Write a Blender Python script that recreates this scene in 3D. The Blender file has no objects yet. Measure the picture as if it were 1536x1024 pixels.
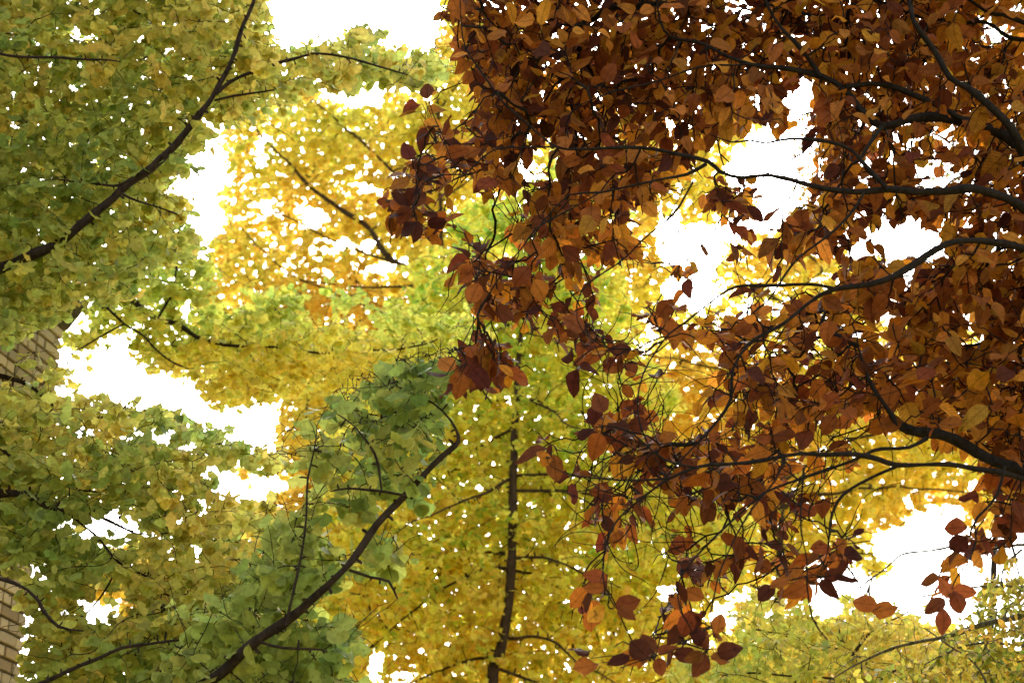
import bpy, math, random, time
import numpy as np
T0 = time.time()
S = bpy.context.scene
C = S.collection
R = math.radians
rng = np.random.default_rng(11)

# ------------------------------------------------------------------ camera, sky, sun, exposure
F = 2400.0            # focal length in pixels of the 1536 px wide picture
PITCH = R(24)
CAMZ = 1.6
cam_d = bpy.data.cameras.new("camera")
cam = bpy.data.objects.new("camera", cam_d)
C.objects.link(cam)
cam.location = (0, 0, CAMZ)
cam.rotation_euler = (R(90) + PITCH, 0, 0)
cam_d.sensor_width = 36
cam_d.lens = F / 1536 * 36
cam_d.clip_end = 2000
cam_d.dof.use_dof = True
cam_d.dof.focus_distance = 6.3
cam_d.dof.aperture_fstop = 3.9
S.camera = cam

SUN_EL, SUN_ROT = R(34), R(0)
W = bpy.data.worlds.new("World"); S.world = W; W.use_nodes = True
nt = W.node_tree
bg = nt.nodes["Background"]
sky = nt.nodes.new("ShaderNodeTexSky"); sky.sky_type = 'NISHITA'; sky.sun_disc = False
sky.sun_elevation = SUN_EL; sky.sun_rotation = SUN_ROT
sky.air_density = 1.0; sky.dust_density = 6.0; sky.ozone_density = 1.0
hs = nt.nodes.new("ShaderNodeHueSaturation"); hs.inputs["Saturation"].default_value = 0.18
nt.links.new(sky.outputs[0], hs.inputs["Color"]); nt.links.new(hs.outputs[0], bg.inputs[0])
bg.inputs[1].default_value = 0.15
sun_d = bpy.data.lights.new("sun", 'SUN'); sun_d.energy = .8; sun_d.angle = R(60); sun_d.color = (1, .96, .9)
sun = bpy.data.objects.new("sun", sun_d); C.objects.link(sun)
sun.rotation_euler = (R(90) - SUN_EL, 0, R(180))       # high in front of the camera, behind the crowns
S.view_settings.view_transform = 'Standard'
S.view_settings.look = 'None'
S.view_settings.exposure = 2.0
S.view_settings.gamma = 1
S.render.engine = 'CYCLES'
S.cycles.use_denoising = True
S.cycles.max_bounces = 14
S.cycles.diffuse_bounces = 8
S.cycles.transmission_bounces = 8
S.cycles.sample_clamp_indirect = 8

CP, SP = math.cos(PITCH), math.sin(PITCH)
def at(px, py, Y):
    u = (px - 768) / F; v = (512 - py) / F
    dy = CP - v * SP; dz = SP + v * CP
    k = Y / dy
    return np.array([u * k, Y, CAMZ + dz * k])
def at_v(px, py, Y):
    u = (px - 768) / F; v = (512 - py) / F
    k = Y / (CP - v * SP)
    return np.stack([u * k, Y * np.ones_like(k), CAMZ + (SP + v * CP) * k], -1)
def proj(P):
    x, y, z = P[..., 0], P[..., 1], P[..., 2] - CAMZ
    d = y * CP + z * SP; up = -y * SP + z * CP
    d = np.maximum(d, .3)
    return 768 + F * x / d, 512 - F * up / d, d

# ------------------------------------------------------------------ materials
def mat(name):
    m = bpy.data.materials.new(name); m.use_nodes = True
    return m, m.node_tree, m.node_tree.nodes["Principled BSDF"]
def N(t, k, **kw):
    n = t.nodes.new(k)
    for a, b in kw.items(): setattr(n, a, b)
    return n
def leaf_mat(name, rough, spec, trans, tval, tsat, vein):
    m, t, p = mat(name)
    a = N(t, "ShaderNodeAttribute", attribute_name="col")
    uv = N(t, "ShaderNodeAttribute", attribute_name="luv")
    sx = N(t, "ShaderNodeSeparateXYZ"); t.links.new(uv.outputs["Vector"], sx.inputs[0])
    geo = N(t, "ShaderNodeTexCoord")
    nz = N(t, "ShaderNodeTexNoise"); nz.inputs["Scale"].default_value = 60; nz.inputs["Detail"].default_value = 4
    t.links.new(geo.outputs["Object"], nz.inputs["Vector"])
    mr = N(t, "ShaderNodeMapRange"); mr.inputs[1].default_value = .3; mr.inputs[2].default_value = .7
    mr.inputs[3].default_value = .78; mr.inputs[4].default_value = 1.2
    t.links.new(nz.outputs[0], mr.inputs[0])
    def M(op, x, y=None, c=False):
        n = N(t, "ShaderNodeMath", operation=op); n.use_clamp = c
        for i, s in enumerate((x, y)):
            if s is None: continue
            if isinstance(s, (int, float)): n.inputs[i].default_value = s
            else: t.links.new(s, n.inputs[i])
        return n.outputs[0]
    U, V = sx.outputs[0], sx.outputs[1]
    au = M('ABSOLUTE', U)
    if vein == 'pinnate':
        mid = M('SUBTRACT', 1.0, M('MULTIPLY', au, 22.0), True)
        ph = M('MULTIPLY', M('SUBTRACT', V, M('MULTIPLY', au, .75)), 10.0)
        side = M('POWER', M('ABSOLUTE', M('COSINE', M('MULTIPLY', ph, math.pi))), 14.0)
        ve = M('MAXIMUM', mid, M('MULTIPLY', side, .8))
        dark = .45
    else:
        an = M('ARCTAN2', U, V)
        ve = M('POWER', M('ABSOLUTE', M('COSINE', M('MULTIPLY', an, 22.0))), 3.0)
        dark = .14
    n2 = N(t, "ShaderNodeTexNoise"); n2.inputs["Scale"].default_value = 34; n2.inputs["Detail"].default_value = 5; n2.inputs["Roughness"].default_value = .65
    t.links.new(geo.outputs["Object"], n2.inputs["Vector"])
    m2 = N(t, "ShaderNodeMapRange"); m2.inputs[1].default_value = .60; m2.inputs[2].default_value = .67
    m2.inputs[3].default_value = 1; m2.inputs[4].default_value = .45 if vein == 'pinnate' else .62
    t.links.new(n2.outputs[0], m2.inputs[0]); mr0 = mr.outputs[0]; mrx = M('MULTIPLY', mr0, m2.outputs[0])
    fac = M('MULTIPLY', mrx, M('SUBTRACT', 1.0, M('MULTIPLY', ve, dark)))
    mx = N(t, "ShaderNodeVectorMath", operation='SCALE')
    t.links.new(a.outputs["Color"], mx.inputs[0]); t.links.new(fac, mx.inputs["Scale"])
    t.links.new(mx.outputs[0], p.inputs["Base Color"])
    p.inputs["Roughness"].default_value = rough
    p.inputs["Specular IOR Level"].default_value = spec
    h = N(t, "ShaderNodeHueSaturation"); h.inputs["Saturation"].default_value = tsat; h.inputs["Value"].default_value = tval
    t.links.new(mx.outputs[0], h.inputs["Color"])
    tr = N(t, "ShaderNodeBsdfTranslucent"); t.links.new(h.outputs[0], tr.inputs[0])
    bp = N(t, "ShaderNodeBump"); bp.inputs["Strength"].default_value = .35; bp.inputs["Distance"].default_value = .002
    t.links.new(ve, bp.inputs["Height"]); t.links.new(bp.outputs[0], p.inputs["Normal"])
    ms = N(t, "ShaderNodeMixShader"); ms.inputs[0].default_value = trans
    t.links.new(p.outputs[0], ms.inputs[1]); t.links.new(tr.outputs[0], ms.inputs[2])
    t.links.new(ms.outputs[0], t.nodes["Material Output"].inputs["Surface"])
    return m
def bark_mat(name, c1, c2, scale=40):
    m, t, p = mat(name)
    tc = N(t, "ShaderNodeTexCoord")
    mp = N(t, "ShaderNodeMapping"); mp.inputs["Scale"].default_value = (1, 1, .45)
    nz = N(t, "ShaderNodeTexNoise"); nz.inputs["Scale"].default_value = scale; nz.inputs["Detail"].default_value = 8
    nz.inputs["Roughness"].default_value = .7
    rp = N(t, "ShaderNodeValToRGB")
    rp.color_ramp.elements[0].position = .35; rp.color_ramp.elements[0].color = (*c1, 1)
    rp.color_ramp.elements[1].position = .7; rp.color_ramp.elements[1].color = (*c2, 1)
    bp = N(t, "ShaderNodeBump"); bp.inputs["Strength"].default_value = .8; bp.inputs["Distance"].default_value = .008
    t.links.new(tc.outputs["Object"], mp.inputs[0]); t.links.new(mp.outputs[0], nz.inputs["Vector"])
    t.links.new(nz.outputs[0], rp.inputs[0]); t.links.new(rp.outputs[0], p.inputs["Base Color"])
    t.links.new(nz.outputs[0], bp.inputs["Height"]); t.links.new(bp.outputs[0], p.inputs["Normal"])
    p.inputs["Roughness"].default_value = .9; p.inputs["Specular IOR Level"].default_value = .12
    return m
M_gink = leaf_mat("ginkgo_leaf", .5, .3, .55, 1.05, .95, 'fan')
M_beech = leaf_mat("beech_leaf", .6, .14, .5, 1.3, 1.05, 'pinnate')
M_maple = leaf_mat("maple_leaf", .5, .3, .55, 1.05, .95, 'fan')
M_small = leaf_mat("small_leaf", .5, .3, .55, 1.05, .95, 'pinnate')
B_gink = bark_mat("ginkgo_bark", (.014, .010, .009), (.05, .038, .03))
B_beech = bark_mat("beech_bark", (.007, .006, .006), (.024, .021, .02), 60)
B_gold = bark_mat("young_ginkgo_bark", (.025, .016, .010), (.075, .052, .03))
B_lich = bark_mat("lichened_bark", (.03, .028, .022), (.22, .23, .19), 90)

# ------------------------------------------------------------------ object helpers
def empty(name, loc, label, cat, group=None):
    o = bpy.data.objects.new(name, None); C.objects.link(o)
    o.location = loc; o["label"] = label; o["category"] = cat
    if group: o["group"] = group
    return o
def link_mesh(name, V, Fc, m, parent=None, smooth=True, col=None, uv=None):
    """V (n,3) world coordinates, Fc (k,3|4) faces"""
    me = bpy.data.meshes.new(name)
    V = np.asarray(V, np.float32)
    if parent is not None:
        off = np.array(world_loc(parent), np.float32); V = V - off
    me.vertices.add(len(V)); me.vertices.foreach_set("co", V.ravel())
    Fl = [np.asarray(f, np.int32) for f in (Fc if isinstance(Fc, list) else [Fc]) if len(f)]
    tot = sum(f.size for f in Fl); npoly = sum(len(f) for f in Fl)
    me.loops.add(tot); me.polygons.add(npoly)
    me.loops.foreach_set("vertex_index", np.concatenate([f.ravel() for f in Fl]))
    sizes = np.concatenate([np.full(len(f), f.shape[1], np.int32) for f in Fl])
    starts = np.concatenate([[0], np.cumsum(sizes)[:-1]]).astype(np.int32)
    me.polygons.foreach_set("loop_start", starts)
    me.polygons.foreach_set("loop_total", sizes)
    me.polygons.foreach_set("use_smooth", np.full(npoly, smooth))
    me.update(calc_edges=True)
    if col is not None:
        a = me.attributes.new("col", 'FLOAT_COLOR', 'POINT')
        a.data.foreach_set("color", np.concatenate([col, np.ones((len(col), 1))], 1).astype(np.float32).ravel())
    if uv is not None:
        a = me.attributes.new("luv", 'FLOAT_VECTOR', 'POINT')
        a.data.foreach_set("vector", np.concatenate([uv, np.zeros((len(uv), 1))], 1).astype(np.float32).ravel())
    me.materials.append(m)
    o = bpy.data.objects.new(name, me); C.objects.link(o)
    if parent is not None: o.parent = parent
    return o
def world_loc(o):
    v = np.array(o.location)
    while o.parent: o = o.parent; v = v + np.array(o.location)
    return v

class Tubes:
    def __init__(s): s.V = []; s.F = []; s.n = 0
    def add(s, P, r, k=5, cap=True, wob=0.0):
        P = np.asarray(P, float); r = np.asarray(r, float)
        if len(P) < 2: return
        d = np.gradient(P, axis=0); d /= np.linalg.norm(d, axis=1, keepdims=True) + 1e-9
        a = np.array([0.13, .21, 1.0]);
        x = np.cross(d, a); x /= np.linalg.norm(x, axis=1, keepdims=True) + 1e-9
        y = np.cross(d, x)
        th = np.arange(k) / k * 2 * math.pi
        rr = r[:, None] * (1 + (rng.random((len(P), k)) - .5) * wob)
        ring = P[:, None] + rr[..., None] * (x[:, None] * np.cos(th)[None, :, None] + y[:, None] * np.sin(th)[None, :, None])
        n = len(P)
        V = ring.reshape(-1, 3)
        i = np.arange(n - 1)[:, None] * k; j = np.arange(k)[None]; j2 = (j + 1) % k
        q = np.stack([i + j, i + j2, i + k + j2, i + k + j], -1).reshape(-1, 4) + s.n
        s.V.append(V); s.F.append(q); s.n += len(V)
    def make(s, name, m, parent):
        if not s.V: return None
        return link_mesh(name, np.concatenate(s.V), [np.concatenate(s.F)], m, parent)

def spline(P, step):
    """Catmull-Rom through rows of P (any number of columns), resampled about every `step` of xyz length"""
    P = np.asarray(P, float)
    if len(P) == 2: P = np.stack([P[0], (P[0] + P[1]) / 2, P[1]])
    Q = np.concatenate([[2 * P[0] - P[1]], P, [2 * P[-1] - P[-2]]])
    out = []
    for i in range(1, len(Q) - 2):
        L = np.linalg.norm(Q[i + 1][:3] - Q[i][:3]); n = max(2, int(L / step) + 1)
        t = (np.arange(n) / n)[:, None]
        p0, p1, p2, p3 = Q[i - 1], Q[i], Q[i + 1], Q[i + 2]
        out.append(.5 * (2 * p1 + (p2 - p0) * t + (2 * p0 - 5 * p1 + 4 * p2 - p3) * t ** 2 + (3 * p1 - p0 - 3 * p2 + p3) * t ** 3))
    out.append(P[-1:])
    return np.concatenate(out)

# ------------------------------------------------------------------ smooth value noise
_NZ = rng.random((64, 64, 64))
def vnoise(P):
    P = np.asarray(P, float); i = np.floor(P).astype(int); f = P - i; f = f * f * (3 - 2 * f)
    r = 0
    for a in (0, 1):
        for b in (0, 1):
            for c in (0, 1):
                w = (f[..., 0] if a else 1 - f[..., 0]) * (f[..., 1] if b else 1 - f[..., 1]) * (f[..., 2] if c else 1 - f[..., 2])
                r = r + w * _NZ[(i[..., 0] + a) % 64, (i[..., 1] + b) % 64, (i[..., 2] + c) % 64]
    return r

# ------------------------------------------------------------------ leaf shapes (x across, y along, z up; origin where the stalk leaves the twig)
def tpl_ginkgo(seed, near=True):
    r = np.random.default_rng(seed)
    pet = .75
    if near:
        no, nm = 11, 5
        a = np.linspace(-68, 68, no) * math.pi / 180
        rad = .95 + .05 * np.cos(a * 9 + seed) + (r.random(no) - .5) * .07
        rad[no // 2] = .70 + .2 * r.random()
        rad[[0, -1]] *= .86
        outer = np.stack([np.sin(a) * rad, pet + np.cos(a) * rad], 1)
        am = np.linspace(-60, 60, nm) * math.pi / 180
        inner = np.stack([np.sin(am) * .5, pet + np.cos(am) * .5], 1)
        V = np.concatenate([[[-.018, 0], [.018, 0], [-.018, pet], [.018, pet], [0, pet]], inner, outer])
        T = [[0, 1, 3], [0, 3, 2]]
        for k in range(nm - 1): T.append([4, 5 + k + 1, 5 + k])
        I, O = 5, 5 + nm
        for k in range(nm - 1):       # each inner edge faces outer points 2.5k .. 2.5(k+1)
            pass
        oi = 0
        for k in range(nm):
            hi = int(round((k + .5) * (no - 1) / (nm - 1))) if k < nm - 1 else no - 1
            while oi < min(hi, no - 1):
                T.append([I + k, O + oi + 1, O + oi]); oi += 1
            if k < nm - 1: T.append([I + k, I + k + 1, O + oi])
        T.append([4, I, O]); T.append([4, O + no - 1, I + nm - 1])
    else:
        no = 6
        a = np.linspace(-66, 66, no) * math.pi / 180
        rad = .92 + (r.random(no) - .5) * .16; rad[[0, -1]] *= .85
        outer = np.stack([np.sin(a) * rad, pet + np.cos(a) * rad], 1)
        V = np.concatenate([[[0, pet]], outer])
        T = [[0, 2 + k, 1 + k] for k in range(no - 1)]
    uv = V - np.array([0, pet - .02])
    return V, np.array(T), uv
def tpl_ovate(seed, near=True, slim=1.0):
    r = np.random.default_rng(seed + 50)
    pet = .13
    v = np.array([0, .1, .27, .47, .67, .85, 1.0]) if near else np.array([0, .25, .65, 1.0])
    w = (np.array([0, .20, .335, .36, .30, .17, 0]) if near else np.array([0, .28, .27, 0])) * slim
    V = [[0, pet + x] for x in v]; n = len(v)
    L = [[-w[i] * (1 + (r.random() - .5) * .12), pet + v[i] + .02 * r.random()] for i in range(1, n - 1)]
    Rr = [[w[i] * (1 + (r.random() - .5) * .12), pet + v[i] + .02 * r.random()] for i in range(1, n - 1)]
    V = V + L + Rr
    T = []
    l0 = n; r0 = n + len(L)
    for side, b in ((0, l0), (1, r0)):
        for i in range(n - 1):
            tri = []
            if i == 0: tri = [[0, 1, b]]
            elif i == n - 2: tri = [[i, n - 1, b + i - 1]]
            else: tri = [[i, i + 1, b + i], [i, b + i, b + i - 1]]
            T += tri if side == 0 else [t[::-1] for t in tri]
    if near:
        k = len(V); V += [[-.012, 0], [.012, 0], [.010, pet], [-.010, pet]]
        T += [[k, k + 1, k + 2], [k, k + 2, k + 3]]
    V = np.array(V)
    return V, np.array(T), V - np.array([0, pet])
def tpl_maple(seed):
    r = np.random.default_rng(seed + 90)
    pet = .6
    ang = [-152, -128, -92, -66, -44, -18, 0, 18, 44, 66, 92, 128, 152]
    rad = [.30, .55, .42, .5, .85, .42, 1.0, .42, .85, .5, .42, .55, .30]
    a = np.radians(ang); q = np.array(rad) * (1 + (r.random(13) - .5) * .15) * .75
    o = np.stack([np.sin(a) * q, pet + .2 + np.cos(a) * q], 1)
    V = np.concatenate([[[0, pet + .2]], o])
    T = [[0, 2 + k, 1 + k] for k in range(12)]
    return V, np.array(T), V - np.array([0, pet + .1])
TPL = {
    'ginkgo': [tpl_ginkgo(s) for s in range(4)], 'ginkgo_far': [tpl_ginkgo(s, False) for s in range(3)],
    'beech': [tpl_ovate(s) for s in range(4)], 'small': [tpl_ovate(s, False, .95) for s in range(3)],
    'maple': [tpl_maple(s) for s in range(3)],
}
def leaves_mesh(name, kind, m, parent, pos, along, nrm, size, col, bend=.25, fold=.25, wave=.12):
    """one mesh with every leaf of a bough; pos/along/nrm (n,3), size (n), col (n,3)"""
    VV, FF, CC, UU, n0 = [], [], [], [], 0
    y = along / (np.linalg.norm(along, axis=1, keepdims=True) + 1e-9)
    x = np.cross(y, nrm); x /= np.linalg.norm(x, axis=1, keepdims=True) + 1e-9
    z = np.cross(x, y)
    which = rng.integers(0, len(TPL[kind]), len(pos))
    for w, (V, T, uv) in enumerate(TPL[kind]):
        ix = np.nonzero(which == w)[0]
        if not len(ix): continue
        n, k = len(ix), len(V)
        lx = np.broadcast_to(V[:, 0], (n, k)).copy(); ly = np.broadcast_to(V[:, 1], (n, k)).copy()
        b = (rng.normal(bend, bend * .9, n))[:, None]; f = rng.normal(fold, fold * .7, n)[:, None]
        ph = rng.random(n)[:, None] * 6.28; wv = wave * rng.random(n)[:, None]
        lx *= (.86 + .28 * rng.random(n))[:, None]
        lz = -b * ly ** 2 * .5 + f * np.abs(lx) + wv * np.sin(ly * 5 + lx * 7 + ph) * (np.abs(lx) > .03)
        L = np.stack([lx, ly, lz], -1) * size[ix][:, None, None]
        P = pos[ix][:, None] + L[..., :1] * x[ix][:, None] + L[..., 1:2] * y[ix][:, None] + L[..., 2:] * z[ix][:, None]
        VV.append(P.reshape(-1, 3)); CC.append(np.repeat(col[ix], k, 0)); UU.append(np.tile(uv, (n, 1)))
        FF.append((T[None] + (np.arange(n) * k)[:, None, None] + n0).reshape(-1, 3)); n0 += n * k
    if not VV: return None
    return link_mesh(name, np.concatenate(VV), [np.concatenate(FF)], m, parent, True, np.concatenate(CC), np.concatenate(UU))

# ------------------------------------------------------------------ where each crown is dense (32 px cells of the 1536x1024 picture, digits 0-9)
def grid(rows):
    g = np.zeros((32, 48))
    for r, (c0, s) in rows.items():
        s = s.replace(" ", "")
        for i, ch in enumerate(s):
            if c0 + i < 48: g[r, c0 + i] = int(ch)
    return g
def dens(g, px, py, margin):
    inside = (px > -margin[0]) & (px < 1536 + margin[1]) & (py > -margin[2]) & (py < 1024 + margin[3])
    x = np.clip(px / 32 - .5, 0, 46.999); y = np.clip(py / 32 - .5, 0, 30.999)
    i = np.floor(x).astype(int); j = np.floor(y).astype(int); fx = x - i; fy = y - j
    d = g[j, i] * (1 - fx) * (1 - fy) + g[j, i + 1] * fx * (1 - fy) + g[j + 1, i] * (1 - fx) * fy + g[j + 1, i + 1] * fx * fy
    return np.where(inside, d, 0)

G_up = grid({
 0: (0, "9998698789994"+"0"), 1: (0, "99945887689982424323"), 2: (0, "9998998779998566777520"), 3: (0, "9999998899999999999840"),
 4: (0, "99999999999888202001"), 5: (0, "99999999997223"), 6: (0, "9999999995"), 7: (0, "9999969972"), 8: (0, "9999988951"),
 9: (0, "9999999973"), 10: (0, "9999999981"), 11: (0, "9999999752"), 12: (0, "999999752"), 13: (0, "9999975"), 14: (0, "9982"), 15: (0, "92")})
G_mid = grid({
 11: (7, "464"), 12: (6, "4785"), 13: (4, "55578622233321"), 14: (4, "6667776655434234432"), 15: (3, "5667888887777655665531"),
 16: (2, "46516999999999998766"), 17: (2, "540005887789887654"), 18: (8, "367642"), 19: (10, "21")})
G_low = grid({
 15: (0, "1"), 16: (0, "141"), 17: (0, "34420"), 18: (0, "6665331"), 19: (0, "7787777531"), 20: (0, "89985552457532"),
 21: (0, "99887677898875"), 22: (0, "9999989986000"), 23: (0, "9999988974543"), 24: (0, "9984215998866"), 25: (0, "9885322675667"),
 26: (0, "368876778778"), 27: (0, "1488635888888"), 28: (0, "058713899999"), 29: (0, "0589868999999"), 30: (0, "0589889999999"), 31: (0, "1789999999999")})
G_near = grid({
 17: (17, "26775"), 18: (14, "33147876"), 19: (14, "564667643"), 20: (14, "46577533"), 21: (13, "135577542"), 22: (13, "15557762"),
 23: (13, "36577740"), 24: (12, "46543331"), 25: (11, "277754452"), 26: (11, "577776653"), 27: (10, "2588862"), 28: (7, "367888750"),
 29: (9, "89999984"), 30: (8, "999999985"), 31: (7, "9999999995")})
G_beech = grid({
 0: (18, "005999999789999979999999989886"), 1: (18, "001899999889999999999999999965"), 2: (18, "000799999999999989999998999976"),
 3: (18, "012289999999999999999999989998"), 4: (18, "155169999999999996839999999888"), 5: (18, "256258878886799885739999999999"),
 6: (18, "136767738873688332127887233568"), 7: (18, "288755648657563353006742775788"), 8: (18, "688588878688833562005667985666"),
 9: (18, "864363779887733776238998988899"), 10: (18, "675214899996375564789773247779"), 11: (18, "034585787687152346788434568879"),
 12: (18, "000796888773176124412567899999"), 13: (18, "000596797881335527625788999898"), 14: (18, "000177766762753658678875776688"),
 15: (18, "000464647853568788874786886689"), 16: (18, "001478325887148777887974379889"), 17: (18, "005799624344575578767899899879"),
 18: (18, "001321001013441477877869999889"), 19: (18, "000000000376334575767767798988"), 20: (18, "000000151597655567555544236599"),
 21: (18, "000000151578866777765531001268"), 22: (18, "000000004567887757766310000156"), 23: (18, "000000000267898766565100000036"),
 24: (18, "000000000476787864432310001127"), 25: (18, "000000000164567555334720001663"), 26: (18, "000000000230466544576610023310"),
 27: (18, "000000000630253411553100035133"), 28: (18, "000000000440054100000013002100"), 29: (18, "000000000100054400000000000000"),
 30: (18, "000000001113654400000000000000"), 31: (18, "000000000124410000000000000000")})
G_gold = grid({
 0: (19, "1366"), 1: (20, "58888"), 2: (20, "69998"), 3: (20, "88888"), 4: (13, "45115568688"), 5: (10, "37678888899999"),
 6: (10, "57479988999999"), 7: (10, "2758999799999"), 8: (10, "15889835899999"), 9: (10, "65364767599644"), 10: (10, "46353698996436"),
 11: (10, "78575435887666"), 12: (10, "88756664477666"), 13: (9, "67789888768888"), 14: (9, "765888878888"), 15: (9, "577899557885"),
 16: (9, "3688888888888"), 17: (9, "388888888888"), 18: (9, "145525899987"), 19: (14, "489988")})
G_gold_low = grid({
 18: (12, "2569"), 19: (12, "168899"), 20: (12, "168889"), 21: (11, "246888"), 22: (11, "425888"), 23: (11, "0258888"), 24: (10, "257888888"),
 25: (4, "1330005888888888"), 26: (4, "57777788888888"), 27: (3, "57678888888888"), 28: (3, "122888888887478"), 29: (6, "888888888478"),
 30: (6, "88888888888"), 31: (6, "88888888888")})
G_centre = grid({
 7: (23, "3344"), 8: (22, "5566654"), 9: (22, "66667754"), 10: (21, "667788762"), 11: (20, "5677888874"), 12: (19, "66778889972"),
 13: (19, "78889999985"), 14: (18, "888899999874"), 15: (18, "888999999864"), 16: (17, "8889999999976"), 17: (17, "88899999998876"),
 18: (16, "8889999999964777"), 19: (16, "8899999999995777"), 20: (15, "88899999999998777"), 21: (15, "88869999999999877"),
 22: (15, "8888899999999997766"), 23: (14, "888888889999999988776"), 24: (14, "8888888899999999988776"), 25: (14, "8888888899999999988776"),
 26: (14, "888888889999999998865"), 27: (14, "8788899999999999988753"), 28: (13, "8768899999999999987732"), 29: (13, "8768888899999778876422"),
 30: (13, "8888578899999567887666665"), 31: (13, "8888746799999677778777777")})
G_right = grid({
 4: (29, "50006600"), 5: (24, "5004466006660"), 6: (24, "555057766650"), 7: (24, "5660777776"), 8: (28, "55777721"), 9: (28, "557476420"),
 10: (28, "5553440045500"), 11: (28, "5750013566630"), 12: (28, "6654125567766500"), 13: (28, "68522256675554"), 14: (28, "56643355555443333"),
 15: (28, "65244444433343446400"), 16: (30, "36666633350577532"), 17: (29, "67777784466666333333"), 18: (28, "48888888866663333333"),
 19: (28, "48888888877876755555"), 20: (28, "48888888888888888777"), 21: (29, "8888888888888886677"), 22: (29, "8888888888888775445"),
 23: (29, "8888888888888644666"), 24: (30, "888888888875310352"), 25: (31, "88777777750000000"), 26: (33, "5566432440"), 27: (33, "23430011"), 28: (33, "123555321"), 29: (33, "3478888877432"), 30: (33, "578888888888888"), 31: (33, "788888888888888")})
G_maple = grid({
 26: (34, "0010"), 27: (33, "023541120"), 28: (33, "046885785221"), 29: (33, "0189999986732"), 30: (32, "334899999968577"), 31: (31, "5699999999999999")})
G_corner = grid({
 26: (46, "36"), 27: (46, "67"), 28: (45, "488"), 29: (44, "3699"), 30: (43, "45899"), 31: (40, "67777999")})
G_back = grid({
 0: (43, "33334"), 1: (43, "33355"), 2: (42, "333354"), 3: (42, "333345"), 4: (37, "2340033334"), 5: (37, "57500333334"), 6: (37, "677400433334"),
 7: (37, "677300334444"), 8: (37, "677300344445"), 9: (36, "4775"), 10: (36, "56")})

G_beech[10:27, 20:37] *= .82       # the lower inner part is an open lattice
G_beech[15:24, 37:44] *= .9
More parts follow.
